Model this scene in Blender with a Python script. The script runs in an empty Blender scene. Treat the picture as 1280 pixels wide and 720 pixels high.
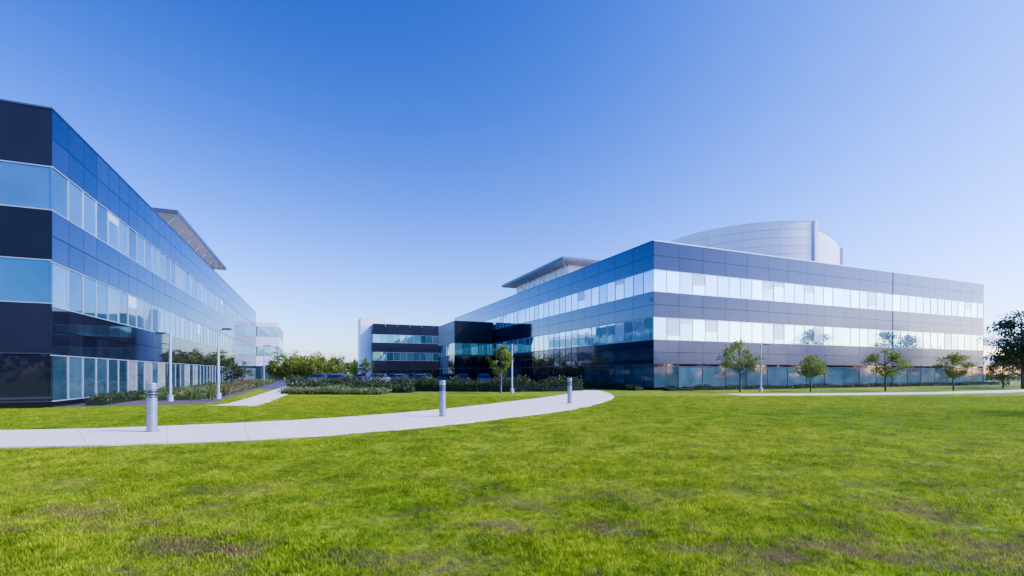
import bpy, math, random, bmesh
from mathutils import Vector, Matrix
from mathutils import noise as mnoise
R = random.Random(7)
scene = bpy.context.scene
F = 590.0; HZ = 466.0; EYE = 1.6

# ------------------------------------------------------------ helpers
def lnk(o, parent=None):
    scene.collection.objects.link(o)
    if parent: o.parent = parent
    return o
def empty(name):
    e = bpy.data.objects.new(name, None); e.empty_display_size = 0.5
    return lnk(e)

class MB:
    def __init__(s): s.v=[]; s.f=[]; s.m=[]; s.a=[]
    def face(s, pts, m=0, a=0.5):
        i=len(s.v); s.v.extend([tuple(p) for p in pts]); s.f.append(tuple(range(i,i+len(pts)))); s.m.append(m); s.a.append(a)
    def box(s, o, ax, ay, az, m=0, a=0.5):
        o=Vector(o); ax=Vector(ax); ay=Vector(ay); az=Vector(az)
        i=len(s.v)
        for k in range(8):
            s.v.append(tuple(o+ax*(k&1)+ay*((k>>1)&1)+az*((k>>2)&1)))
        fs=[(0,2,3,1),(4,5,7,6),(0,1,5,4),(2,6,7,3),(0,4,6,2),(1,3,7,5)]
        if ax.cross(ay).dot(az)<0: fs=[f[::-1] for f in fs]
        for f in fs:
            s.f.append(tuple(i+k for k in f)); s.m.append(m); s.a.append(a)
    def cone(s, p0, p1, r0, r1, n=8, m=0, a=0.5, caps=True):
        p0=Vector(p0); p1=Vector(p1); d=(p1-p0).normalized()
        x=d.orthogonal().normalized(); y=d.cross(x)
        i=len(s.v)
        for p,r in ((p0,r0),(p1,r1)):
            for k in range(n):
                t=2*math.pi*k/n; s.v.append(tuple(p+(x*math.cos(t)+y*math.sin(t))*r))
        for k in range(n):
            k2=(k+1)%n; s.f.append((i+k,i+k2,i+n+k2,i+n+k)); s.m.append(m); s.a.append(a)
        if caps:
            s.f.append(tuple(i+k for k in range(n))[::-1]); s.m.append(m); s.a.append(a)
            s.f.append(tuple(i+n+k for k in range(n))); s.m.append(m); s.a.append(a)
    def prism(s, poly, z0, z1, m=0, a=0.5):
        n=len(poly)
        ar=sum(poly[k][0]*poly[(k+1)%n][1]-poly[(k+1)%n][0]*poly[k][1] for k in range(n))
        if ar<0: poly=poly[::-1]
        s.face([(x,y,z1) for x,y in poly],m,a)
        s.face([(x,y,z0) for x,y in poly][::-1],m,a)
        for k in range(n):
            p=poly[k]; q=poly[(k+1)%n]
            s.face([(p[0],p[1],z0),(q[0],q[1],z0),(q[0],q[1],z1),(p[0],p[1],z1)],m,a)
    def obj(s, name, mats, parent=None, smooth=False):
        me=bpy.data.meshes.new(name); me.from_pydata(s.v,[],s.f)
        for mt in mats: me.materials.append(mt)
        me.polygons.foreach_set('material_index', s.m)
        at=me.attributes.new('var','FLOAT','FACE'); at.data.foreach_set('value', s.a)
        if smooth: me.polygons.foreach_set('use_smooth',[True]*len(s.f))
        me.update()
        return lnk(bpy.data.objects.new(name, me), parent)

# ------------------------------------------------------------ materials
def newmat(name):
    m=bpy.data.materials.new(name); m.use_nodes=True
    nt=m.node_tree; b=nt.nodes['Principled BSDF']
    return m,nt,b
def ramp(nt, fac, stops):
    r=nt.nodes.new('ShaderNodeValToRGB'); cr=r.color_ramp
    while len(cr.elements)<len(stops): cr.elements.new(0.5)
    for e,(p,c) in zip(cr.elements,stops):
        e.position=p; e.color=(c[0],c[1],c[2],1)
    nt.links.new(fac, r.inputs[0]); return r.outputs[0]
def nz(nt, scale, detail=4, rough=0.55, vec=None):
    n=nt.nodes.new('ShaderNodeTexNoise'); n.inputs['Scale'].default_value=scale
    n.inputs['Detail'].default_value=detail; n.inputs['Roughness'].default_value=rough
    if vec is None:
        g=nt.nodes.new('ShaderNodeNewGeometry'); vec=g.outputs['Position']
    nt.links.new(vec, n.inputs['Vector']); return n.outputs['Fac']
def attr(nt,name='var'):
    a=nt.nodes.new('ShaderNodeAttribute'); a.attribute_name=name; return a.outputs['Fac']
def mix(nt, fac, a, b, typ='MIX'):
    m=nt.nodes.new('ShaderNodeMix'); m.data_type='RGBA'; m.blend_type=typ
    if isinstance(fac,(int,float)): m.inputs[0].default_value=fac
    else: nt.links.new(fac,m.inputs[0])
    for s,i in ((a,6),(b,7)):
        if isinstance(s,tuple): m.inputs[i].default_value=(s[0],s[1],s[2],1)
        else: nt.links.new(s,m.inputs[i])
    return m.outputs[2]
def bump(nt,b,h,strength,dist=0.02):
    n=nt.nodes.new('ShaderNodeBump'); n.inputs['Strength'].default_value=strength; n.inputs['Distance'].default_value=dist
    nt.links.new(h,n.inputs['Height']); nt.links.new(n.outputs[0],b.inputs['Normal'])
def mat_var(name, c0, c1, rough=0.4, metal=0.0, coat=0.0, spec=0.5, noise_amt=0.15, nscale=1.2, bmp=0.0, ior=1.5):
    m,nt,b=newmat(name)
    c=ramp(nt, attr(nt), [(0,c0),(1,c1)])
    n=nz(nt,nscale,5)
    g=ramp(nt,n,[(0.3,(1-noise_amt,)*3),(0.7,(1,1,1))])
    nt.links.new(mix(nt,1.0,c,g,'MULTIPLY'), b.inputs['Base Color'])
    b.inputs['Roughness'].default_value=rough; b.inputs['Metallic'].default_value=metal
    b.inputs['Coat Weight'].default_value=coat; b.inputs['Coat Roughness'].default_value=0.03
    b.inputs['Specular IOR Level'].default_value=spec; b.inputs['IOR'].default_value=ior
    if bmp: bump(nt,b,nz(nt,nscale*0.6,2),bmp,0.05)
    return m
M_panel  = mat_var('navy_glass_panel',(0.005,0.007,0.020),(0.012,0.016,0.040),0.06,0,0,0.5,0.25,0.8,ior=1.45)
M_panelb = mat_var('black_stone_panel',(0.006,0.006,0.009),(0.011,0.011,0.015),0.38,0,0,0.16,0.3,0.9)
M_panelm = mat_var('blue_grey_panel',(0.011,0.015,0.042),(0.019,0.024,0.058),0.14,0,0.0,0.4,0.25,0.8,ior=1.3)
M_panelg = mat_var('grey_stone_panel',(0.022,0.025,0.046),(0.032,0.036,0.062),0.18,0,0.0,0.4,0.25,0.8,ior=1.3)
M_panell = mat_var('paler_panel',(0.050,0.049,0.058),(0.070,0.067,0.076),0.28,0,0.0,0.4,0.3,0.8,ior=1.3)  # paler cladding tone; on lower rows it paints in reflected light
M_win    = mat_var('tinted_window_glass',(0.18,0.39,0.42),(0.44,0.68,0.68),0.03,0.72,0,0.7,0.15,0.5)
M_winblu = mat_var('blue_window_glass',(0.03,0.15,0.18),(0.14,0.36,0.39),0.03,0.75,0,0.6,0.25,0.5)
M_black  = mat_var('black_spandrel_glass',(0.003,0.004,0.006),(0.007,0.008,0.012),0.03,0,0.0,0.5,0.1,0.5)
M_gglass = mat_var('ground_floor_glass',(0.010,0.032,0.034),(0.04,0.10,0.10),0.03,0.1,0.1,0.6,0.3,1.5)
M_green  = mat_var('green_tinted_glass',(0.022,0.070,0.070),(0.060,0.145,0.140),0.05,0.0,0.0,0.45,0.6,0.7,ior=1.4)
M_frame  = mat_var('aluminium_mullion',(0.30,0.32,0.35),(0.38,0.40,0.43),0.4,0.4,0,0.5,0.05,2)
M_dframe = mat_var('dark_mullion',(0.03,0.033,0.04),(0.04,0.043,0.05),0.4,0.3,0,0.5,0.05,2)
M_core   = mat_var('building_core',(0.012,0.012,0.015),(0.012,0.012,0.015),0.7)
M_roof   = mat_var('roof_gravel',(0.25,0.25,0.24),(0.25,0.25,0.24),0.9)
M_silver = mat_var('silver_metal_cladding',(0.66,0.66,0.68),(0.72,0.72,0.74),0.45,0.05,0,0.5,0.06,0.4)
M_white  = mat_var('white_render',(0.70,0.71,0.71),(0.78,0.79,0.79),0.6,0,0,0.4,0.1,0.5)
M_soffit = mat_var('canopy_soffit',(0.30,0.27,0.23),(0.36,0.33,0.28),0.6)
M_fascia = mat_var('dark_fascia',(0.03,0.032,0.036),(0.03,0.032,0.036),0.45)
M_steel  = mat_var('galvanised_steel',(0.26,0.27,0.28),(0.36,0.37,0.38),0.4,0.5,0,0.5,0.25,6)
M_lens   = mat_var('lamp_lens',(0.7,0.7,0.66),(0.7,0.7,0.66),0.3)
M_bark   = mat_var('bark',(0.09,0.07,0.05),(0.14,0.11,0.08),0.9,0,0,0.2,0.4,12)
M_rubber = mat_var('rubber',(0.02,0.02,0.02),(0.02,0.02,0.02),0.8)
M_blind  = mat_var('blinds_behind_glass',(0.05,0.10,0.07),(0.36,0.38,0.27),0.05,0,0.2,0.5,0.45,2.5)
M_shade  = mat_var('roller_shade_behind_glass',(0.36,0.44,0.44),(0.54,0.60,0.58),0.08,0,0.4,0.5,0.08,2.5)

def leafmat(name,c0,c1,transl=0.3):
    m=bpy.data.materials.new(name); m.use_nodes=True; nt=m.node_tree
    for n in list(nt.nodes): nt.nodes.remove(n)
    out=nt.nodes.new('ShaderNodeOutputMaterial')
    c=ramp(nt,attr(nt),[(0,c0),(1,c1)])
    d=nt.nodes.new('ShaderNodeBsdfPrincipled'); d.inputs['Roughness'].default_value=0.55; d.inputs['Specular IOR Level'].default_value=0.2
    t=nt.nodes.new('ShaderNodeBsdfTranslucent'); ms=nt.nodes.new('ShaderNodeMixShader'); ms.inputs[0].default_value=transl
    nt.links.new(c,d.inputs['Base Color']); nt.links.new(c,t.inputs['Color'])
    nt.links.new(d.outputs[0],ms.inputs[1]); nt.links.new(t.outputs[0],ms.inputs[2]); nt.links.new(ms.outputs[0],out.inputs[0])
    return m
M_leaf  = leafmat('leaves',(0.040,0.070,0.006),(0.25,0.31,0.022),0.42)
M_leafd = leafmat('dark_leaves',(0.012,0.024,0.005),(0.055,0.085,0.012),0.25)
M_shrub = leafmat('shrub_leaves',(0.030,0.052,0.010),(0.17,0.22,0.04),0.25)
M_red   = leafmat('russet_leaves',(0.09,0.03,0.02),(0.20,0.09,0.05),0.25)

def lawn_color(nt, k=1.0):
    big=nz(nt,0.09,3); mid=nz(nt,1.3,6,0.70); fine=nz(nt,9.0,5,0.78)
    c1=ramp(nt,mid,[(0.33,(0.095*k,0.170*k,0.003*k)),(0.5,(0.235*k,0.330*k,0.004*k)),(0.66,(0.375*k,0.460*k,0.006*k))])
    c2=ramp(nt,fine,[(0.34,(0.26,0.32,0.28)),(0.60,(1.36,1.26,1.1))])
    c=mix(nt,1.0,c1,c2,'MULTIPLY')
    c3=ramp(nt,big,[(0.35,(0.70,0.86,0.85)),(0.65,(1.18,1.10,1.0))])
    c=mix(nt,1.0,c,c3,'MULTIPLY')
    g=nt.nodes.new('ShaderNodeNewGeometry'); mp=nt.nodes.new('ShaderNodeMapping'); mp.inputs['Location'].default_value=(3.3,1.7,0)
    mp.inputs['Scale'].default_value=(0.8,1.25,1)
    nt.links.new(g.outputs['Position'],mp.inputs['Vector'])
    p=nz(nt,0.8,8,0.75,mp.outputs[0])
    msk=ramp(nt,p,[(0.50,(0,0,0)),(0.62,(0.85,0.85,0.85))])
    sx=nt.nodes.new('ShaderNodeSeparateXYZ'); nt.links.new(g.outputs['Position'],sx.inputs[0])
    mr=nt.nodes.new('ShaderNodeMapRange'); mr.inputs[1].default_value=4.4; mr.inputs[2].default_value=8.5; mr.inputs[3].default_value=1.0; mr.inputs[4].default_value=0.14
    nt.links.new(sx.outputs['Y'],mr.inputs[0])
    mm=nt.nodes.new('ShaderNodeMath'); mm.operation='MULTIPLY'; nt.links.new(msk,mm.inputs[0]); nt.links.new(mr.outputs[0],mm.inputs[1])
    c=mix(nt,mm.outputs[0],c,(0.19*k,0.120*k,0.045*k))
    return c,fine
m,nt,b=newmat('lawn_ground'); M_ground=m
c,fine=lawn_color(nt,0.72); nt.links.new(c,b.inputs['Base Color']); b.inputs['Roughness'].default_value=0.9; b.inputs['Specular IOR Level'].default_value=0.08
bump(nt,b,nz(nt,14,6,0.75),0.9,0.06)
m=bpy.data.materials.new('grass_blades'); m.use_nodes=True; nt=m.node_tree; M_grass=m
b=nt.nodes['Principled BSDF']; out=nt.nodes['Material Output']
c,_=lawn_color(nt)
v=ramp(nt,attr(nt),[(0,(0.6,0.68,0.6)),(0.85,(1.4,1.32,1.2)),(1.0,(1.75,1.5,1.9))])
c=mix(nt,1.0,c,v,'MULTIPLY')
nt.links.new(c,b.inputs['Base Color']); b.inputs['Roughness'].default_value=0.5; b.inputs['Specular IOR Level'].default_value=0.10
t=nt.nodes.new('ShaderNodeBsdfTranslucent'); nt.links.new(c,t.inputs[0]); ms=nt.nodes.new('ShaderNodeMixShader'); ms.inputs[0].default_value=0.42
nt.links.new(b.outputs[0],ms.inputs[1]); nt.links.new(t.outputs[0],ms.inputs[2]); nt.links.new(ms.outputs[0],out.inputs[0])

m,nt,b=newmat('concrete_path'); M_path=m
n1=nz(nt,1.3,6,0.65); n2=nz(nt,22,4,0.6)
c=ramp(nt,n1,[(0.3,(0.66,0.59,0.46)),(0.7,(0.79,0.72,0.58))]); c2=ramp(nt,n2,[(0.35,(0.82,)*3),(0.7,(1.06,)*3)])
c=mix(nt,1.0,c,c2,'MULTIPLY')
uv=nt.nodes.new('ShaderNodeUVMap'); sx=nt.nodes.new('ShaderNodeSeparateXYZ'); nt.links.new(uv.outputs[0],sx.inputs[0])
fr=nt.nodes.new('ShaderNodeMath'); fr.operation='FRACT'; nt.links.new(sx.outputs['Y'],fr.inputs[0])
lt=nt.nodes.new('ShaderNodeMath'); lt.operation='LESS_THAN'; nt.links.new(fr.outputs[0],lt.inputs[0]); lt.inputs[1].default_value=0.010
c=mix(nt,lt.outputs[0],c,(0.30,0.28,0.24))
nt.links.new(c,b.inputs['Base Color']); b.inputs['Roughness'].default_value=0.85; bump(nt,b,n2,0.3,0.005)
m,nt,b=newmat('asphalt'); M_asph=m
c=ramp(nt,nz(nt,0.5,6,0.6),[(0.3,(0.035,)*3),(0.7,(0.062,0.062,0.064))]); nt.links.new(c,b.inputs['Base Color']); b.inputs['Roughness'].default_value=0.85
m,nt,b=newmat('mulch'); M_mulch=m
c=ramp(nt,nz(nt,6,6,0.7),[(0.3,(0.03,0.022,0.014)),(0.7,(0.09,0.065,0.04))]); nt.links.new(c,b.inputs['Base Color']); b.inputs['Roughness'].default_value=0.95
m,nt,b=newmat('road_paint'); M_paint=m; b.inputs['Base Color'].default_value=(0.7,0.7,0.68,1)

# ------------------------------------------------------------ sun + sky
AZ=math.radians(97); EL=math.radians(40)
w=bpy.data.worlds.new('World'); scene.world=w; w.use_nodes=True; nt=w.node_tree
sk=nt.nodes.new('ShaderNodeTexSky'); sk.sky_type='NISHITA'; sk.sun_disc=False
sk.sun_elevation=EL; sk.sun_rotation=AZ; sk.air_density=1.0; sk.dust_density=1.0; sk.ozone_density=4.5; sk.altitude=0
bg=nt.nodes['Background']; bg.inputs[1].default_value=0.098
hs=nt.nodes.new('ShaderNodeHueSaturation'); hs.inputs['Saturation'].default_value=1.06; hs.inputs['Value'].default_value=1.0
gm=nt.nodes.new('ShaderNodeGamma'); gm.inputs[1].default_value=2.35
sc_=nt.nodes.new('ShaderNodeVectorMath'); sc_.operation='MULTIPLY'; sc_.inputs[1].default_value=(0.92,0.78,1.10)
nt.links.new(sk.outputs[0],gm.inputs[0]); nt.links.new(gm.outputs[0],hs.inputs['Color']); nt.links.new(hs.outputs[0],sc_.inputs[0])
nt.links.new(sc_.outputs[0],bg.inputs[0])
sd=Vector((math.sin(AZ)*math.cos(EL),math.cos(AZ)*math.cos(EL),math.sin(EL)))
sl=bpy.data.lights.new('sun','SUN'); sl.energy=5.0; sl.angle=math.radians(0.5); sl.color=(1,0.93,0.80)
so=lnk(bpy.data.objects.new('sun',sl)); so.rotation_euler=sd.to_track_quat('Z','Y').to_euler(); so.location=(60,0,60)

# ------------------------------------------------------------ camera
cd=bpy.data.cameras.new('camera'); cam=lnk(bpy.data.objects.new('camera',cd)); scene.camera=cam
cam.location=(0,0,EYE); cam.rotation_euler=(math.radians(90),0,0)
cd.sensor_width=36; cd.lens=F/1280*36; cd.shift_y=(HZ-360)/1280; cd.clip_end=6000; cd.clip_start=0.1

# ------------------------------------------------------------ ground
mb=MB(); S=2500
xs=[-S,-400,-60,60,400,S]
for i in range(5):
    for j in range(5):
        ys=[-S,-200,-20,120,500,S]
        mb.face([(xs[i],ys[j],0),(xs[i+1],ys[j],0),(xs[i+1],ys[j+1],0),(xs[i],ys[j+1],0)])
mb.obj('ground',[M_ground])

def catmull(pts,n=10):
    P=[pts[0]]+list(pts)+[pts[-1]]; out=[]
    for i in range(1,len(P)-2):
        for k in range(n):
            t=k/n; o=[]
            for c in range(2):
                p0,p1,p2,p3=P[i-1][c],P[i][c],P[i+1][c],P[i+2][c]
                o.append(0.5*((2*p1)+(-p0+p2)*t+(2*p0-5*p1+4*p2-p3)*t*t+(-p0+3*p1-3*p2+p3)*t*t*t))
            out.append(tuple(o))
    out.append(pts[-1]); return out
PATHPOLYS=[]
def ribbon(name,A,B,z=0.035,mat=M_path,joint=1.8):
    n=len(A); me=bpy.data.meshes.new(name); v=[];f=[];uvs=[]
    L=[0]
    for i in range(1,n):
        a=(Vector(A[i])+Vector(B[i]))/2; b_=(Vector(A[i-1])+Vector(B[i-1]))/2; L.append(L[-1]+(a-b_).length)
    for i in range(n):
        v+= [(A[i][0],A[i][1],-0.05),(A[i][0],A[i][1],z),(B[i][0],B[i][1],z),(B[i][0],B[i][1],-0.05)]
    for i in range(n-1):
        for k in range(3):
            f.append((4*i+k,4*i+k+1,4*i+4+k+1,4*i+4+k)); l0=L[i]/joint; l1=L[i+1]/joint
            uvs+=[(0,l0),(1,l0),(1,l1),(0,l1)]
    me.from_pydata(v,[],f); u=me.uv_layers.new(name='UVMap')
    for k,t in enumerate(uvs): u.data[k].uv=t
    me.materials.append(mat); me.update(); o=lnk(bpy.data.objects.new(name,me))
    bm=bmesh.new(); bm.from_mesh(me); bmesh.ops.recalc_face_normals(bm,faces=bm.faces); bm.faces.ensure_lookup_table()
    if bm.faces[1].normal.z<0: bmesh.ops.reverse_faces(bm,faces=bm.faces)
    bm.to_mesh(me); bm.free()
    PATHPOLYS.append(list(A)+list(B)[::-1]); return o
low=[(-34,8.2),(-22,9.2),(-10.9,10.04),(-7.9,10.6),(-4.8,11.9),(-2.1,14.3),(0,16.9),(2.9,21.0),(5.9,28.2),(7.2,34),(7.8,42)]
upp=[(-34,11.2),(-24,12.0),(-14,12.9),(-10.35,13.9),(-6.9,15.9),(-4.6,18.2),(-2.9,20.6),(-0.9,24.2),(2.0,30.0),(4.4,36),(5.4,42)]
ribbon('footpath',catmull(upp),catmull(low))
u1=Vector((-0.3836,0.9235)); u2=Vector((0.9235,0.3836))
pA=[(-15.0,25.5),(-22.3,44.5),(-29.6,63),(-38,82)]; pB=[(-13.2,25.5),(-20.2,44.5),(-27.4,63),(-35.6,82)]
ribbon('footpath',catmull([(-14.9,22.6)]+pA),catmull([(-12.6,22.6)]+pB),z=0.03)
rc=[(16,33.0),(22,33.6),(28,34.6),(36,36.8),(47,41.5),(60,49),(80,62)]
ribbon('footpath',catmull([(x-0.3,y+2.2) for x,y in rc]),catmull(rc),z=0.03)

lot=[(-25,46),(3,46),(7,52),(-18,112),(-60,104),(-36,70)]
mb=MB(); mb.face([(x,y,0.004) for x,y in lot]); mb.obj('parking_lot',[M_asph])
mb=MB()
for i in range(12):
    x=-27+i*2.75; mb.face([(x,59.5,0.008),(x+0.12,59.5,0.008),(x+0.12,64.6,0.008),(x,64.6,0.008)])
mb.obj('parking_marking',[M_paint])

# ------------------------------------------------------------ facades
def v3(p,z): return Vector((p[0],p[1],z))
BM=[M_panel,M_panelg,M_win,M_winblu,M_black,M_gglass,M_frame,M_dframe,M_blind,M_silver,M_white,M_panelb,M_panelm,M_panell,M_shade,M_green]
PAN,PANG,WIN,WINB,BLK,GG,FR,DFR,BLD,SIL,WHT,PANB,PANM,PANL,SHD,GRN=range(16)
def facade(mp,mg,mf,P,d,nrm,L,rows,shade=0.16):
    P=Vector(P); d=Vector(d); nrm=Vector(nrm)
    D=Vector((d[0],d[1],0)); N=Vector((nrm[0],nrm[1],0)); Z=Vector((0,0,1))
    for (z0,z1,kind,mod,slot) in rows:
        n=max(1,round(L/mod)); wd=L/n
        for k in range(n):
            o=v3(P,0)+D*(k*wd)
            if kind=='p':
                g=0.016; of=R.uniform(-0.003,0.003)
                mp.box(o+D*g+Z*(z0+g)-N*(0.10-of), D*(wd-2*g), N*0.10, Z*(z1-z0-2*g), slot, R.random())
            else:
                j=lambda: R.uniform(-0.006,0.006)
                a=R.random(); s=slot
                if kind=='gb':
                    r=R.random(); s = BLD if r<0.28 else GG
                zs=[(z0,z1,s,a)]
                if kind=='w' and R.random()<shade:
                    zm=z1-(z1-z0)*R.choice([0.25,0.4,0.55,0.8]); zs=[(z0,zm,s,a),(zm,z1,SHD,R.random())]
                ja,jb,jc,jd=j(),j(),j(),j(); rc_=0.045
                for (za,zb,s_,a_) in zs:
                    ta=(za-z0)/(z1-z0); tb=(zb-z0)/(z1-z0)
                    c=[o+Z*za-N*(rc_+ja+(jd-ja)*ta),o+D*wd+Z*za-N*(rc_+jb+(jc-jb)*ta),o+D*wd+Z*zb-N*(rc_+jb+(jc-jb)*tb),o+Z*zb-N*(rc_+ja+(jd-ja)*tb)]
                    if D.cross(Z).dot(N)<0: c=c[::-1]
                    mg.face(c,s_,a_)
                fs = FR if kind in('w','gb') else DFR
                if k>0: mf.box(o-D*0.018+Z*(z0+0.04)-N*0.07, D*0.036, N*0.068, Z*(z1-z0-0.08), fs, R.random())
        if kind!='p':
            fs = FR if kind in('w','gb') else DFR
            for zz in (z0,z1-0.04):
                mf.box(v3(P,zz)-N*0.075+D*0.005, D*(L-0.01), N*0.078, Z*0.04, fs, 0.5)
def rows_std(ps=PAN, ws=WIN, wm=1.6, pm=3.2, gk='g', gs=GG, low=None, top=None):
    low = ps if low is None else low; top = ps if top is None else top
    return [(0.0,0.28,'p',pm*2,BLK),(0.28,2.42,gk,wm,gs),(2.42,3.5,'p',pm,low),(3.5,4.62,'p',pm,low),
            (4.62,6.68,'w',wm,ws),(6.68,7.84,'p',pm,ps),(7.84,9.0,'p',pm,ps),(9.0,11.02,'w',wm,ws),
            (11.02,12.3,'p',pm,top),(12.3,13.6,'p',pm,top)]
def building(name):
    e=empty(name); return e,MB(),MB(),MB()
def finish(e,mp,mg,mf):
    mp.obj('cladding',BM,e); mg.obj('windows',BM,e); mf.obj('mullions',BM,e)
def coping(mf,P,d,nrm,L,z=13.6,slot=DFR):
    D=Vector((d[0],d[1],0)); N=Vector((nrm[0],nrm[1],0))
    mf.box(v3(P,z)-N*0.4-D*0.02,D*(L+0.04),N*0.43,Vector((0,0,0.08)),slot,0.5)
def canopy(e,corner,da,db,La,Lb,zt,zroof,inset=2.2):
    mb=MB(); A=Vector((da[0],da[1],0)); B=Vector((db[0],db[1],0)); Z=Vector((0,0,1))
    c=v3(corner,zt-0.42)
    mb.box(c,A*La,B*Lb,Z*0.42,0)
    mb.box(c+A*0.12+B*0.12-Z*0.06,A*(La-0.24),B*(Lb-0.24),Z*0.055,1)
    mb.box(c+A*inset+B*inset+Z*(-(zt-0.42-zroof)),A*(La-2*inset),B*(Lb-2*inset),Z*(zt-0.42-zroof-0.07),2)
    n=int((La-2*inset)/1.8)
    for k in range(n+1):
        mb.box(c+A*(inset+k*(La-2*inset-0.1)/n)+B*(inset-0.06)-Z*(zt-0.42-zroof),A*0.08,B*0.055,Z*(zt-0.42-zroof-0.08),3)
    for k in range(int(La/4)):
        q=c+A*(1+k*4)
        mb.cone(q+B*0.5-Z*0.08,q+B*inset-Z*2.2,0.06,0.06,6,3)
    mb.obj('penthouse_canopy',[M_fascia,M_soffit,M_white,M_frame],e)

# --- right building
C=Vector((12.87,42.9))
e,mp,mg,mf=building('office_building')
rg=rows_std(PANG,WIN,1.5,3.0,'g',GRN,PANL,PANM)
rg[1]=(0.28,2.2,'g',3.0,GRN); rg.insert(2,(2.2,2.42,'p',3.0,BLK))
facade(mp,mg,mf,C,u2,-u1,26.2,rg)
coping(mf,C,u2,-u1,26.2,13.6,FR)
RCS=0.05
C2=C+u2*26.25+u1*RCS
rg2=[((r[0],r[1],r[2],r[3],PANL) if r[4] in (PANG,) else r) for r in rg]
facade(mp,mg,mf,C2,u2,-u1,9.23,rg2); coping(mf,C2,u2,-u1,9.2,13.6,FR)
C3=C+u2*35.5
facade(mp,mg,mf,C3,u2,-u1,20.1,rg); coping(mf,C3,u2,-u1,20.1,13.6,FR)
facade(mp,mg,mf,C+u2*55.6,u1,u2,30,rg)
rl=rows_std(PAN,WIN,1.5,3.0,'w',WIN)
rl[1]=(0.28,2.42,'g',1.5,GG)
re_=list(rl); re_[0]=(0.0,0.28,'p',3,BLK); re_[1]=(0.28,2.42,'g',1.5,BLK); re_[2]=(2.42,3.5,'g',1.5,BLK); re_[3]=(3.5,4.62,'g',1.5,BLK)
facade(mp,mg,mf,C,u1,-u2,12.0,rl)
facade(mp,mg,mf,C+u1*12.0,u1,-u2,18.0,re_)
facade(mp,mg,mf,C+u1*30.0,u1,-u2,36.8,rl)
coping(mf,C,u1,-u2,66.8)
core=[C+u2*.13+u1*.16,C+u2*55.45+u1*.16,C+u2*55.45+u1*66.6,C+u2*.13+u1*66.6]
mb=MB(); mb.prism([tuple(p) for p in core],0.02,13.0,0); mb.m[0]=1; 
mb.obj('core_and_roof',[M_core,M_roof],e)
finish(e,mp,mg,mf)
canopy(e,C+u1*24.5+u2*4,u1,u2,23.8,18,18.15,13.0)
mb=MB(); cx,cy,RD=37.0,75.3,13.3
def arc_wall(Rr,a0,a1,n,zb,ztf,slot,rows):
    for k in range(n):
        for r in range(rows):
            pts=[]
            for kk in (k,k+1):
                a=math.radians(a0+(a1-a0)*kk/n); zt=ztf(kk/n)
                pts.append((a,zb+(zt-zb)*r/rows,zb+(zt-zb)*(r+1)/rows))
            g=0.035
            (aa,z0,z1),(ab,z2,z3)=pts
            sg=0.0014*(1 if ab>aa else -1) if (k%8==0) else 0
            q=[(aa+sg,z0+g),(ab,z2+g),(ab,z3),(aa+sg,z1)]
            f=[(cx+Rr*math.cos(t),cy+Rr*math.sin(t),z) for t,z in q]
            f2=[(cx+(Rr-0.06)*math.cos(t),cy+(Rr-0.06)*math.sin(t),z) for t,z in q]
            var=random.Random(r*100+k//8).random()
            if ab<aa: f=f[::-1]; f2=f2[::-1]
            mb.face(f,slot,var)
            mb.face([f[0],f2[0],f2[1],f[1]],slot,var)
            mb.face([f[3],f[2],f2[2],f2[3]],slot,var)
    for k in range(n):
        a,b_=[math.radians(a0+(a1-a0)*t/n) for t in (k,k+1)]
        mb.face([(cx+(Rr-.07)*math.cos(a),cy+(Rr-.07)*math.sin(a),zb),(cx+(Rr-.07)*math.cos(b_),cy+(Rr-.07)*math.sin(b_),zb),
                 (cx+(Rr-.07)*math.cos(b_),cy+(Rr-.07)*math.sin(b_),ztf((k+1)/n)-.02),(cx+(Rr-.07)*math.cos(a),cy+(Rr-.07)*math.sin(a),ztf(k/n)-.02)],2)
        mb.face([(cx+(Rr-.6)*math.cos(a),cy+(Rr-.6)*math.sin(a),ztf(k/n)-.01),(cx+(Rr-.6)*math.cos(b_),cy+(Rr-.6)*math.sin(b_),ztf((k+1)/n)-.01),
                 (cx+(Rr+.05)*math.cos(b_),cy+(Rr+.05)*math.sin(b_),ztf((k+1)/n)+.03),(cx+(Rr+.05)*math.cos(a),cy+(Rr+.05)*math.sin(a),ztf(k/n)+.03)],1)
arc_wall(RD,-79,-250,72,13.0,lambda t:21.5,0,8)
arc_wall(12.7,-77,10,36,13.0,lambda t:21.0-4.6*t,3,1)
a=math.radians(-78); er=Vector((math.cos(a),math.sin(a),0)); et=Vector((-er.y,er.x,0))
mb.box(Vector((cx,cy,13))+er*9.5,er*4.1,et*0.45,Vector((0,0,8.75)),1,0.8)
a=math.radians(-42); er=Vector((math.cos(a),math.sin(a),0)); et=Vector((-er.y,er.x,0))
mb.box(Vector((cx,cy,13))+er*12.2,er*0.9,et*0.3,Vector((0,0,6.3)),1,0.8)
mb.prism([(cx+9.3*math.cos(t*0.3),cy+9.3*math.sin(t*0.3)) for t in range(21)],13.0,17.6,3)
mb.obj('rooftop_drum_screen',[M_silver,M_white,M_core,M_silver],e)

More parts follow.
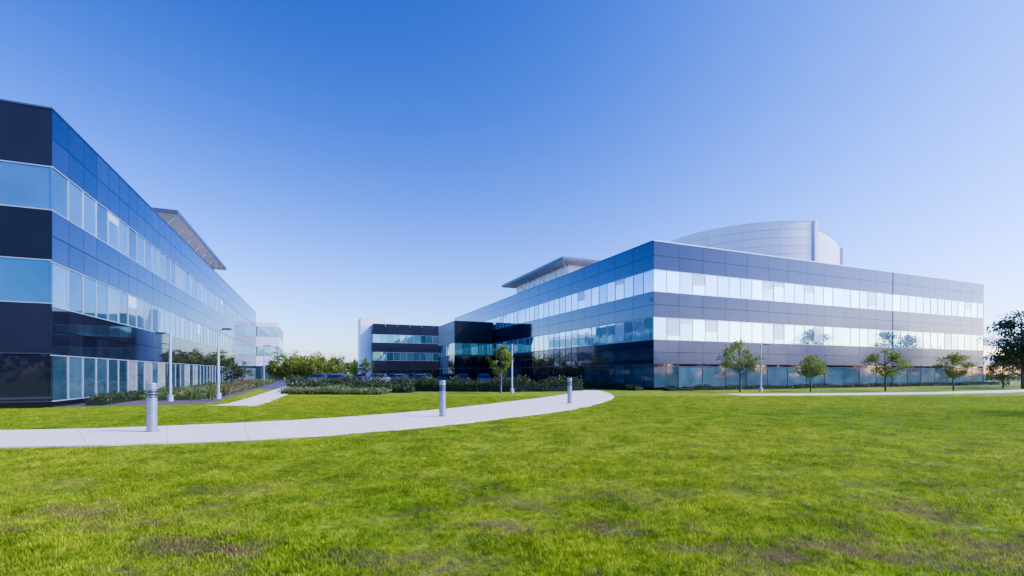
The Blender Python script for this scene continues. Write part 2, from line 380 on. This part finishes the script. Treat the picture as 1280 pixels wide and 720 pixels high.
# --- left building
Lc=Vector((-20.95,21.5))
e,mp,mg,mf=building('office_building')
rb=rows_std(PAN,WINB,1.6,1.6,'gb',GG)
rb=[(r[0],r[1],r[2],r[3],(BLK if r[4]==PAN and r[1]<5 else r[4])) for r in rb]
facade(mp,mg,mf,Lc,u1,u2,79.3,rb,0.04); coping(mf,Lc,u1,u2,79.3)
rf=[(0,0.28,'p',4.4,BLK),(0.28,2.5,'g',2.2,BLK),(2.5,4.75,'p',4.4,PANB),(4.75,6.75,'w',2.2,WINB),(6.75,9.0,'p',4.4,PANB),(9.0,11.0,'w',2.2,WINB),(11.0,13.6,'p',4.4,PANB)]
facade(mp,mg,mf,Lc,-u2,-u1,26.4,rf,0.0); coping(mf,Lc,-u2,-u1,26.4)
core=[Lc-u2*.13+u1*.13,Lc-u2*.13+u1*79.1,Lc-u2*26.2+u1*79.1,Lc-u2*26.2+u1*.13]
mb=MB(); mb.prism([tuple(p) for p in core],0.02,13.0,0); mb.m[0]=1; mb.obj('core_and_roof',[M_core,M_roof],e)
finish(e,mp,mg,mf)
canopy(e,Lc+u1*30-u2*2,u1,-u2,28.6,16,18.3,13.0)

# --- middle link building
Mc=Vector((-33.9,115.0))
e,mp,mg,mf=building('office_building')
rm=rows_std(PANB,WINB,1.6,3.2,'g',BLK)
facade(mp,mg,mf,Mc,u2,-u1,18.0,rm,0.05); coping(mf,Mc,u2,-u1,18.0,13.6,FR)
facade(mp,mg,mf,Mc,u1,-u2,14,rm)
mb=MB(); mb.prism([tuple(p) for p in [Mc+u2*.13+u1*.13,Mc+u2*40+u1*.4,Mc+u2*40+u1*14,Mc+u2*.13+u1*14]],0.02,13.0,0); mb.m[0]=1; mb.obj('core_and_roof',[M_core,M_roof],e)
mb=MB()
t0=Mc-u2*2.6+u1*3; mb.box(v3(t0,0.01),v3(u2*8,0),v3(u1*8,0),(0,0,15.4),0)
t1=Mc+u2*18.02-u1*0.6; mb.box(v3(t1,0.01),v3(u2*2.4,0),v3(u1*3,0),(0,0,14.2),0)
mb.obj('white_stair_tower',[M_white],e)
finish(e,mp,mg,mf)
# --- black glass entrance block
e,mp,mg,mf=building('entrance_pavilion')
B0=C+u1*41.4-u2*7.1
rk=[(0,2.4,'g',1.5,BLK),(2.4,4.6,'g',1.5,BLK),(4.6,6.6,'g',1.5,WINB),(6.6,8.4,'p',1.5,PANB),(8.4,10.2,'p',1.5,PANB)]
facade(mp,mg,mf,B0,u2,-u1,6.9,rk); facade(mp,mg,mf,B0,u1,-u2,11,rk)
coping(mf,B0,u2,-u1,6.9,10.2); coping(mf,B0,u1,-u2,11,10.2)
mb=MB(); mb.prism([tuple(p) for p in [B0+u2*.13+u1*.13,B0+u2*6.9+u1*.13,B0+u2*6.9+u1*11,B0+u2*.13+u1*11]],0.02,10.0,0); mb.obj('core',[M_core],e)
finish(e,mp,mg,mf)
# --- far left pale wing
e,mp,mg,mf=building('office_building')
rw=[(0,3,'g',1.6,GG),(3,5,'p',3.2,SIL),(5,7,'w',1.6,WIN),(7,9,'p',3.2,SIL),(9,11,'w',1.6,WIN),(11,12.0,'p',3.2,SIL)]
W0=Lc+u1*81.0-u2*1.0
facade(mp,mg,mf,W0,u2,-u1,5.0,rw); facade(mp,mg,mf,W0+u2*5.0,u1,u2,16,rw)
mb=MB(); mb.prism([tuple(p) for p in [W0+u2*.0+u1*.13,W0+u2*4.87+u1*.13,W0+u2*4.87+u1*16,W0+u1*16]],0.02,11.8,0); mb.m[0]=1; mb.obj('core',[M_core,M_roof],e)
finish(e,mp,mg,mf)
# --- distant building right
e,mp,mg,mf=building('office_building')
W0=Vector((84.0,86.0))
facade(mp,mg,mf,W0,u2,-u1,24,[(0,3,'g',1.6,GG),(3,4.6,'p',3.2,WHT),(4.6,6.6,'w',1.6,WIN),(6.6,8.2,'p',3.2,WHT)])
mb=MB(); mb.prism([tuple(p) for p in [W0+u2*.13+u1*.13,W0+u2*24+u1*.13,W0+u2*24+u1*12,W0+u1*12+u2*.13]],0.02,8.0,0); mb.m[0]=1; mb.obj('core',[M_core,M_roof],e)
finish(e,mp,mg,mf)

# ------------------------------------------------------------ trees
def rnd_unit(r):
    while True:
        v=Vector((r.uniform(-1,1),r.uniform(-1,1),r.uniform(-1,1)))
        if 0.05<v.length<=1: return v.normalized()
def leaf(mb,p,s,a,r,m=0):
    n=rnd_unit(r); x=n.orthogonal().normalized(); x.rotate(Matrix.Rotation(r.uniform(0,6.28),3,n)); y=n.cross(x)
    mb.face([p-x*s,p+y*s*0.45-x*s*0.1,p+x*s,p-y*s*0.45+x*s*0.1],m,a)
def tree(name,x,y,h,cw,seed,trunk_frac=0.32,leafsize=0.075,nclump=46,nleaf=70,mat=None,columnar=1.0):
    r=random.Random(seed); e=empty(name); e.location=(x,y,0)
    wb=MB(); lb=MB(); tf=h*trunk_frac; rt=0.018*h+0.01
    lean=Vector((r.uniform(-.04,.04),r.uniform(-.04,.04),0))*h
    prev=Vector((0,0,-0.05)); pr=rt
    N=6; axis=[]
    for k in range(1,N+1):
        t=k/N; q=Vector((lean.x*t*t+r.uniform(-.01,.01)*h,lean.y*t*t+r.uniform(-.01,.01)*h,h*0.9*t)); rr=rt*(1-0.85*t)+0.006
        wb.cone(prev,q,pr,rr,8,0,r.random(),False); prev=q; pr=rr; axis.append(q)
    cz=(tf+h)/2; rz=(h-tf)/2; rx=cw/2
    for c in range(nclump):
        d=rnd_unit(r); rad=r.uniform(0.35,1.0)**0.7
        z=cz+d.z*rz*rad
        taper=1.0-0.35*max(0,(z-cz)/rz)
        p=Vector((d.x*rx*rad*taper,d.y*rx*rad*taper,z))
        t=max(0.15,min(0.95,(z-rz*0.5)/(h*0.9))); k=min(N-1,int(t*N)); st=axis[k]
        st=Vector((st.x,st.y,min(st.z,max(tf*0.8,z-0.15*h))))
        mid=(st+p)/2+Vector((0,0,-0.03*h))
        wb.cone(st,mid,0.006*h,0.004*h,5,0,r.random(),False); wb.cone(mid,p,0.004*h,0.0015*h,5,0,r.random(),False)
        cr=r.uniform(0.13,0.24)*cw*0.9
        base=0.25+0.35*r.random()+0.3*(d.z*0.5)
        for l in range(int(nleaf*r.uniform(0.6,1.3))):
            o=rnd_unit(r)*cr*(r.random()**0.5); o.z*=0.7
            q=p+o
            if q.z<tf*0.75: continue
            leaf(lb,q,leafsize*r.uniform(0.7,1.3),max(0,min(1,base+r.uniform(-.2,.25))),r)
    wb.obj('trunk',[M_bark],e,True); lb.obj('crown',[mat or M_leaf],e); return e
def atpx(px,Y): return (px-640)/F*Y
for i,(px,Y,ty,cwpx,mt,ls) in enumerate([
    (626,37,430,32,M_leaf,0.075),(925,39,426,50,M_leaf,0.085),(1013,40,443,40,M_leaf,0.08),(1107,41,433,46,M_leaf,0.085),(1192,42,439,38,M_leaf,0.085)]):
    h=EYE+(HZ-ty)/F*Y
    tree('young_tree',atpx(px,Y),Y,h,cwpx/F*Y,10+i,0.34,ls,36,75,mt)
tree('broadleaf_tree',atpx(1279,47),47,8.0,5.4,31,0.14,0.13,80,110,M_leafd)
tree('broadleaf_tree',atpx(1306,55),55,8.6,6.0,32,0.2,0.14,60,100,M_leafd)
tree('broadleaf_tree',atpx(1254,50),50,3.8,3.2,35,0.1,0.1,40,80,M_leaf)
tree('broadleaf_tree',26.9,16.9,7.6,5.5,33,0.25,0.12,70,110,M_leaf)
tree('young_tree',atpx(289,41),41,EYE+(HZ-449)/F*41,1.9,34,0.3,0.07,34,60,M_leafd)
tree('young_tree',atpx(303,50),50,EYE+(HZ-452)/F*50,2.1,36,0.3,0.07,34,60,M_leafd)
tree('young_tree',atpx(457,75),75,EYE+(HZ-447)/F*75,2.6,37,0.3,0.09,34,60,M_leaf)
def mass(name,segs,mat,seed,ls):
    r=random.Random(seed); mb=MB()
    for (x0,y0,x1,y1,h0,h1,n,dep) in segs:
        for k in range(n):
            t=(k+r.random())/n; X=x0+(x1-x0)*t+r.uniform(-1,1)*2; Y=y0+(y1-y0)*t+r.uniform(-dep,dep)
            h=r.uniform(h0,h1); wv=h*r.uniform(0.3,0.5)
            mb.cone((X,Y,-.05),(X,Y,h*.6),.15,.05,5,1,.5,False)
            for c in range(16):
                d=rnd_unit(r); p=Vector((X,Y,h*0.5))+Vector((d.x*wv,d.y*wv,d.z*h*0.45))*r.uniform(.4,1)
                base=r.uniform(.1,.6)+.25*d.z
                for l in range(26):
                    o=rnd_unit(r)*h*0.16*(r.random()**.5)
                    leaf(mb,p+o,ls*r.uniform(.7,1.3),max(0,min(1,base+r.uniform(-.2,.2))),r)
    return mb.obj(name,[mat,M_bark],None)
mass('distant_trees',[(-62,122,-44,112,5.0,6.8,16,3),(-48,135,-28,140,5,7,16,5),(-43.5,86,-35.5,88,4.4,5.8,8,2),(-47,100,-37,106,4.0,6.6,10,2)],M_leaf,5,0.26)
mass('distant_treeline',[(-160,190,60,220,7,10,46,8),(90,120,230,150,7,10,26,6),(-46,150,-20,155,6,9,16,3),
      (-90,-70,170,-75,9,14,90,6),(150,-60,190,80,8,12,34,6)],M_leafd,6,0.6)  # row behind the camera: unseen, added to put dark reflections in the windows

# ------------------------------------------------------------ hedges and planting
def hedge(name,pts,width,h,dens,mat,seed,ls=0.06,rough=0.25,mats=None):
    r=random.Random(seed); mb=MB()
    for i in range(len(pts)-1):
        a=Vector(pts[i]); b_=Vector(pts[i+1]); d=(b_-a); L=d.length; d/=L; n=Vector((-d.y,d.x))
        for k in range(int(L*dens)):
            t=r.random()*L; s=r.uniform(-.5,.5)*width
            hh=h*(0.72+0.55*mnoise.noise(Vector(((a+d*t).x*0.6,(a+d*t).y*0.6,seed)))+rough*r.uniform(-.5,.5))
            q=a+d*t+n*s; z=hh*(r.random()**0.45)
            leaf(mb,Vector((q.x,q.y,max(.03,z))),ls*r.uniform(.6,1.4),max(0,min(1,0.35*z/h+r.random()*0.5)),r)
        core=0.55*h
        mb.box(v3(a-n*width*.32,0.0),v3(d*L,0),v3(n*width*.64,0),(0,0,core*0.8),0,0.0)
    return mb.obj(name,mats or [mat])
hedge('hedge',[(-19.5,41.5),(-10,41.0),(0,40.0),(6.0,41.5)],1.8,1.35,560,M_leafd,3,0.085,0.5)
q=lambda s,t:tuple(C+u2*s+u1*t)
hedge('hedge',[q(0.2,-1.4),q(26,-1.4),q(55,-1.4)],1.3,0.5,300,M_leafd,4,0.07)
hedge('hedge',[q(-1.6,0),q(-1.6,11)],1.3,0.7,300,M_leafd,8,0.07)
hedge('hedge',[q(-1.6,13),q(-1.6,34)],1.2,0.7,200,M_leafd,9,0.08)
l=lambda s,t:tuple(Lc+u2*s+u1*t)
mb=MB(); mb.face([(*l(0.05,0.5),0.006),(*l(6.2,0.5),0.006),(*l(5.2,60),0.006),(*l(0.05,60),0.006)]); mb.obj('planting_bed',[M_mulch])
hedge('hedge',[l(1.2,1),l(1.2,60)],1.1,0.6,260,M_leafd,12,0.06)
hedge('shrub_bed',[l(3.6,5),l(3.6,30),l(3.2,60)],3.6,0.5,420,M_shrub,13,0.07,0.7)
hedge('shrub_bed',[l(4.6,9),l(4.2,34)],1.6,0.7,160,M_red,14,0.06,0.8)
hedge('shrub_bed',[(-17.2,36.2),(-9.5,35.5)],3.0,0.5,900,M_shrub,15,0.07,0.6)
hedge('shrub_bed',[(-17.8,38.5),(-8,38.3)],2.0,0.8,700,M_leafd,16,0.08,0.7)
mb=MB(); r=random.Random(9)
for k in range(46):
    p=Lc+u2*r.uniform(2.4,5.6)+u1*r.uniform(3,42)
    for b_ in range(42):
        a=r.uniform(0,6.28); l_=r.uniform(.25,.5); hh=r.uniform(.5,1.0); w_=Vector((math.cos(a+1.57),math.sin(a+1.57),0))*.012
        q0=Vector((p.x,p.y,0)); q1=q0+Vector((math.cos(a)*l_*.4,math.sin(a)*l_*.4,hh*.7)); q2=q0+Vector((math.cos(a)*l_,math.sin(a)*l_,hh))
        v_=r.random(); mb.face([q0-w_,q0+w_,q1+w_,q1-w_],0,v_); mb.face([q1-w_,q1+w_,q2],0,v_)
mb.obj('ornamental_grass',[M_shrub])

# ------------------------------------------------------------ bollard lights
def lathe(name,prof,mats,parent,n=28):
    v=[];f=[];mi=[]
    for (rr,z,_) in prof:
        for k in range(n): v.append((rr*math.cos(2*math.pi*k/n),rr*math.sin(2*math.pi*k/n),z))
    for i in range(len(prof)-1):
        for k in range(n):
            f.append((i*n+k,i*n+(k+1)%n,(i+1)*n+(k+1)%n,(i+1)*n+k)); mi.append(prof[i][2])
    f.append(tuple(range((len(prof)-1)*n,len(prof)*n))); mi.append(prof[-1][2])
    me=bpy.data.meshes.new(name); me.from_pydata(v,[],f)
    for m_ in mats: me.materials.append(m_)
    me.polygons.foreach_set('material_index',mi); me.update(); return lnk(bpy.data.objects.new(name,me),parent)
def bollard(px,Y,h=1.29,rad=0.118):
    e=empty('bollard_light'); e.location=(atpx(px,Y),Y,0.03)
    b0=h*0.70
    prof=[(rad*1.5,0,0),(rad*1.5,.02,0),(rad*1.0,.025,0),(rad,b0-.01,0),(rad*.97,b0,0),(rad*.62,b0+.002,2)]
    z=b0+.002; n=3; st=(h*0.87-z)/n
    for k in range(n):
        prof+=[(rad*.62,z+st*.5,0),(rad*1.0,z+st*.55,0),(rad*.98,z+st*.72,2),(rad*.62,z+st*.9,2)]; z+=st
    prof+=[(rad*.62,h*.87,0),(rad*1.03,h*.875,0),(rad*1.03,h*.985,0),(rad*.96,h,0),(0.004,h+.008,0)]
    lathe('post_and_louvres',prof,[M_steel,M_lens,M_fascia],e)
    mb=MB()
    for k in range(4):
        a=k*1.57+.6; mb.cone((rad*1.28*math.cos(a),rad*1.28*math.sin(a),.02),(rad*1.28*math.cos(a),rad*1.28*math.sin(a),.04),.012,.012,6)
    mb.obj('anchor_bolts',[M_steel],e)
bollard(190,12.6); bollard(553,17.0); bollard(712,24.2)
def lamp_post(px,Y,ty,arm=1):
    h=EYE+(HZ-ty)/F*Y; e=empty('street_lamp'); e.location=(atpx(px,Y),Y,0)
    mb=MB(); mb.cone((0,0,0),(0,0,.35),.16,.15,12); mb.cone((0,0,.35),(0,0,h),.075,.055,12)
    mb.box((-.13,-.13,0.3),(.26,0,0),(0,.26,0),(0,0,.04))
    mb.cone((0,0,h-.12),(arm*.45,0,h-.03),.03,.03,8)
    mb.obj('pole',[M_frame],e)
    mb=MB(); mb.box((arm*.3 if arm>0 else -.75,-.14,h-.06),(.45,0,0),(0,.28,0),(0,0,.09)); mb.box((arm*.35 if arm>0 else -.7,-.1,h-.075),(.35,0,0),(0,.2,0),(0,0,.012),1)
    mb.obj('lamp_head',[M_fascia,M_lens],e)
lamp_post(213,26.5,416,-1); lamp_post(273,29,411,1); lamp_post(640,37.5,430,1); lamp_post(951,40,430,1); lamp_post(330,60,432,1); lamp_post(1262,60,430,-1)

# ------------------------------------------------------------ cars
M_tail=mat_var('tail_lamp',(0.3,0.01,0.01),(0.3,0.01,0.01),0.3)
M_cglass=mat_var('car_glass',(0.01,0.01,0.012),(0.01,0.01,0.012),0.08,0,0,0.35)
def car(x,y,rot,col,seed):
    e=empty('parked_car'); e.location=(x,y,0.01); e.rotation_euler=(0,0,rot)
    m=mat_var('car_paint',col,col,0.4,0.0,0.15,0.4,0.03); 
    body=[(-2.2,.32),(-2.25,.6),(-2.15,.86),(-1.6,.95),(-1.0,.98),(1.0,.97),(1.75,.86),(2.15,.74),(2.25,.5),(2.2,.3)]
    cab=[(-1.75,.94),(-1.25,1.36),(-.5,1.45),(.25,1.43),(1.05,.96)]
    bm=bmesh.new()
    def ext(prof,w0,w1,mi):
        L=[bm.verts.new((px_,-(w0 if z<1.0 else w1),z)) for px_,z in prof]; Rr=[bm.verts.new((px_,(w0 if z<1.0 else w1),z)) for px_,z in prof]
        fs=[bm.faces.new(L),bm.faces.new(Rr[::-1])]
        for i in range(len(prof)):
            j=(i+1)%len(prof); fs.append(bm.faces.new((L[j],L[i],Rr[i],Rr[j])))
        for f in fs: f.material_index=mi
        return fs
    ext(body,.88,.88,0)
    fs=ext(cab,.80,.62,1)
    fs[3].material_index=0; fs[4].material_index=0
    bmesh.ops.recalc_face_normals(bm,faces=bm.faces)
    me=bpy.data.meshes.new('body'); bm.to_mesh(me); bm.free(); me.materials.append(m); me.materials.append(M_cglass)
    o=lnk(bpy.data.objects.new('body',me),e); bv=o.modifiers.new('b','BEVEL'); bv.width=.05; bv.segments=2
    mb=MB()
    for wx in (-1.38,1.4):
        for s in (-1,1):
            mb.cone((wx,s*.70,.32),(wx,s*.90,.32),.32,.32,18,0); mb.cone((wx,s*.895,.32),(wx,s*.905,.32),.2,.18,12,1)
    mb.obj('wheels',[M_rubber,M_steel],e)
    mb=MB()
    for s in (-1,1):
        mb.box((2.16,s*.62-.16,.58),(.06,0,0),(0,.32,0),(0,0,.12),0); mb.box((-2.25,s*.66-.13,.68),(.06,0,0),(0,.26,0),(0,0,.14),1)
    mb.obj('lights',[M_lens,M_tail],e)
cols=[(.06,.06,.07),(.02,.02,.02),(.05,.015,.015),(.22,.22,.23),(.02,.03,.06),(.02,.02,.02),(.06,.06,.07),(.03,.03,.05),(.10,.10,.10),(.04,.04,.05),(.02,.03,.05)]
for i in range(10):
    if i in(2,6): continue
    car(-25.6+i*2.75,62.1+R.uniform(-.3,.3),math.radians(90 if i%3 else -90),cols[i],i)
for i in range(8):
    car(-33+i*3.0,84+R.uniform(-.3,.3),math.radians(90),cols[(i*3+1)%11],i)

# ------------------------------------------------------------ lawn blades (instanced)
def in_poly(x,y,poly):
    c=False; n=len(poly); j=n-1
    for i in range(n):
        xi,yi=poly[i]; xj,yj=poly[j]
        if (yi>y)!=(yj>y) and x<(xj-xi)*(y-yi)/(yj-yi)+xi: c=not c
        j=i
    return c
ge=empty('lawn_grass')
NV=4; pts=[[] for _ in range(NV)]
r=random.Random(21)
def scatter(y0,y1,sp,sc):
    y=y0
    while y<y1:
        X=1.2*y+2; x=-X
        while x<X:
            px_=x+r.uniform(-.4,.4)*sp; py_=y+r.uniform(-.4,.4)*sp
            ok=True
            for poly in PATHPOLYS:
                for dx,dy in ((0,0),(.17,0),(-.17,0),(0,.17),(0,-.17)):
                    if in_poly(px_+dx,py_+dy,poly): ok=False;break
                if not ok: break
            if ok and y>19:
                rel=Vector((px_,py_))-Lc
                if rel.dot(u2)<6.2 and rel.dot(u1)>-.3: ok=False
            if ok:
                hv=1.0+0.55*mnoise.noise(Vector((px_*1.1,py_*1.1,4.2)))
                pts[r.randrange(NV)].append((px_,py_,sc*hv*r.uniform(.8,1.25)))
            x+=sp
        y+=sp
scatter(2.6,9.0,0.24,0.95)
scatter(9.0,20.0,0.30,1.0)
scatter(20.0,32,0.45,1.35)
for vi in range(NV):
    v=[];f=[]
    for (x,y,s) in pts[vi]:
        a=r.uniform(0,6.283); i=len(v); hs_=s*.5
        tx,ty=r.uniform(-.04,.04),r.uniform(-.04,.04)
        for k in range(4):
            t=a+k*math.pi/2; dx=hs_*1.4142*math.cos(t); dy=hs_*1.4142*math.sin(t)
            v.append((x+dx,y+dy,0.001+dx*tx*.3+dy*ty*.3))
        f.append((i,i+1,i+2,i+3))
    me=bpy.data.meshes.new('grass_patch_points'); me.from_pydata(v,[],f)
    co=lnk(bpy.data.objects.new('grass_patch_points',me),ge)
    co.instance_type='FACES'; co.use_instance_faces_scale=True; co.instance_faces_scale=1.0; co.show_instancer_for_render=False; co.show_instancer_for_viewport=False
    mb=MB()
    for b_ in range(330):
        rr=.24*math.sqrt(r.random()); a=r.uniform(0,6.28); p=Vector((rr*math.cos(a),rr*math.sin(a),-.005))
        h=r.uniform(.018,.046); la=r.uniform(0,6.28); ln=Vector((math.cos(la),math.sin(la),0))*h*r.uniform(.1,.9)
        w_=Vector((-math.sin(la+r.uniform(-.8,.8)),math.cos(la),0))*r.uniform(.0018,.0036); va=r.random()
        q1=p+ln*.35+Vector((0,0,h*.6)); q2=p+ln+Vector((0,0,h))
        mb.face([p-w_,p+w_,q1+w_*.8,q1-w_*.8],0,va); mb.face([q1-w_*.8,q1+w_*.8,q2],0,va)
    mb.obj('grass_patch',[M_grass],co)
print('instances',[len(p) for p in pts])
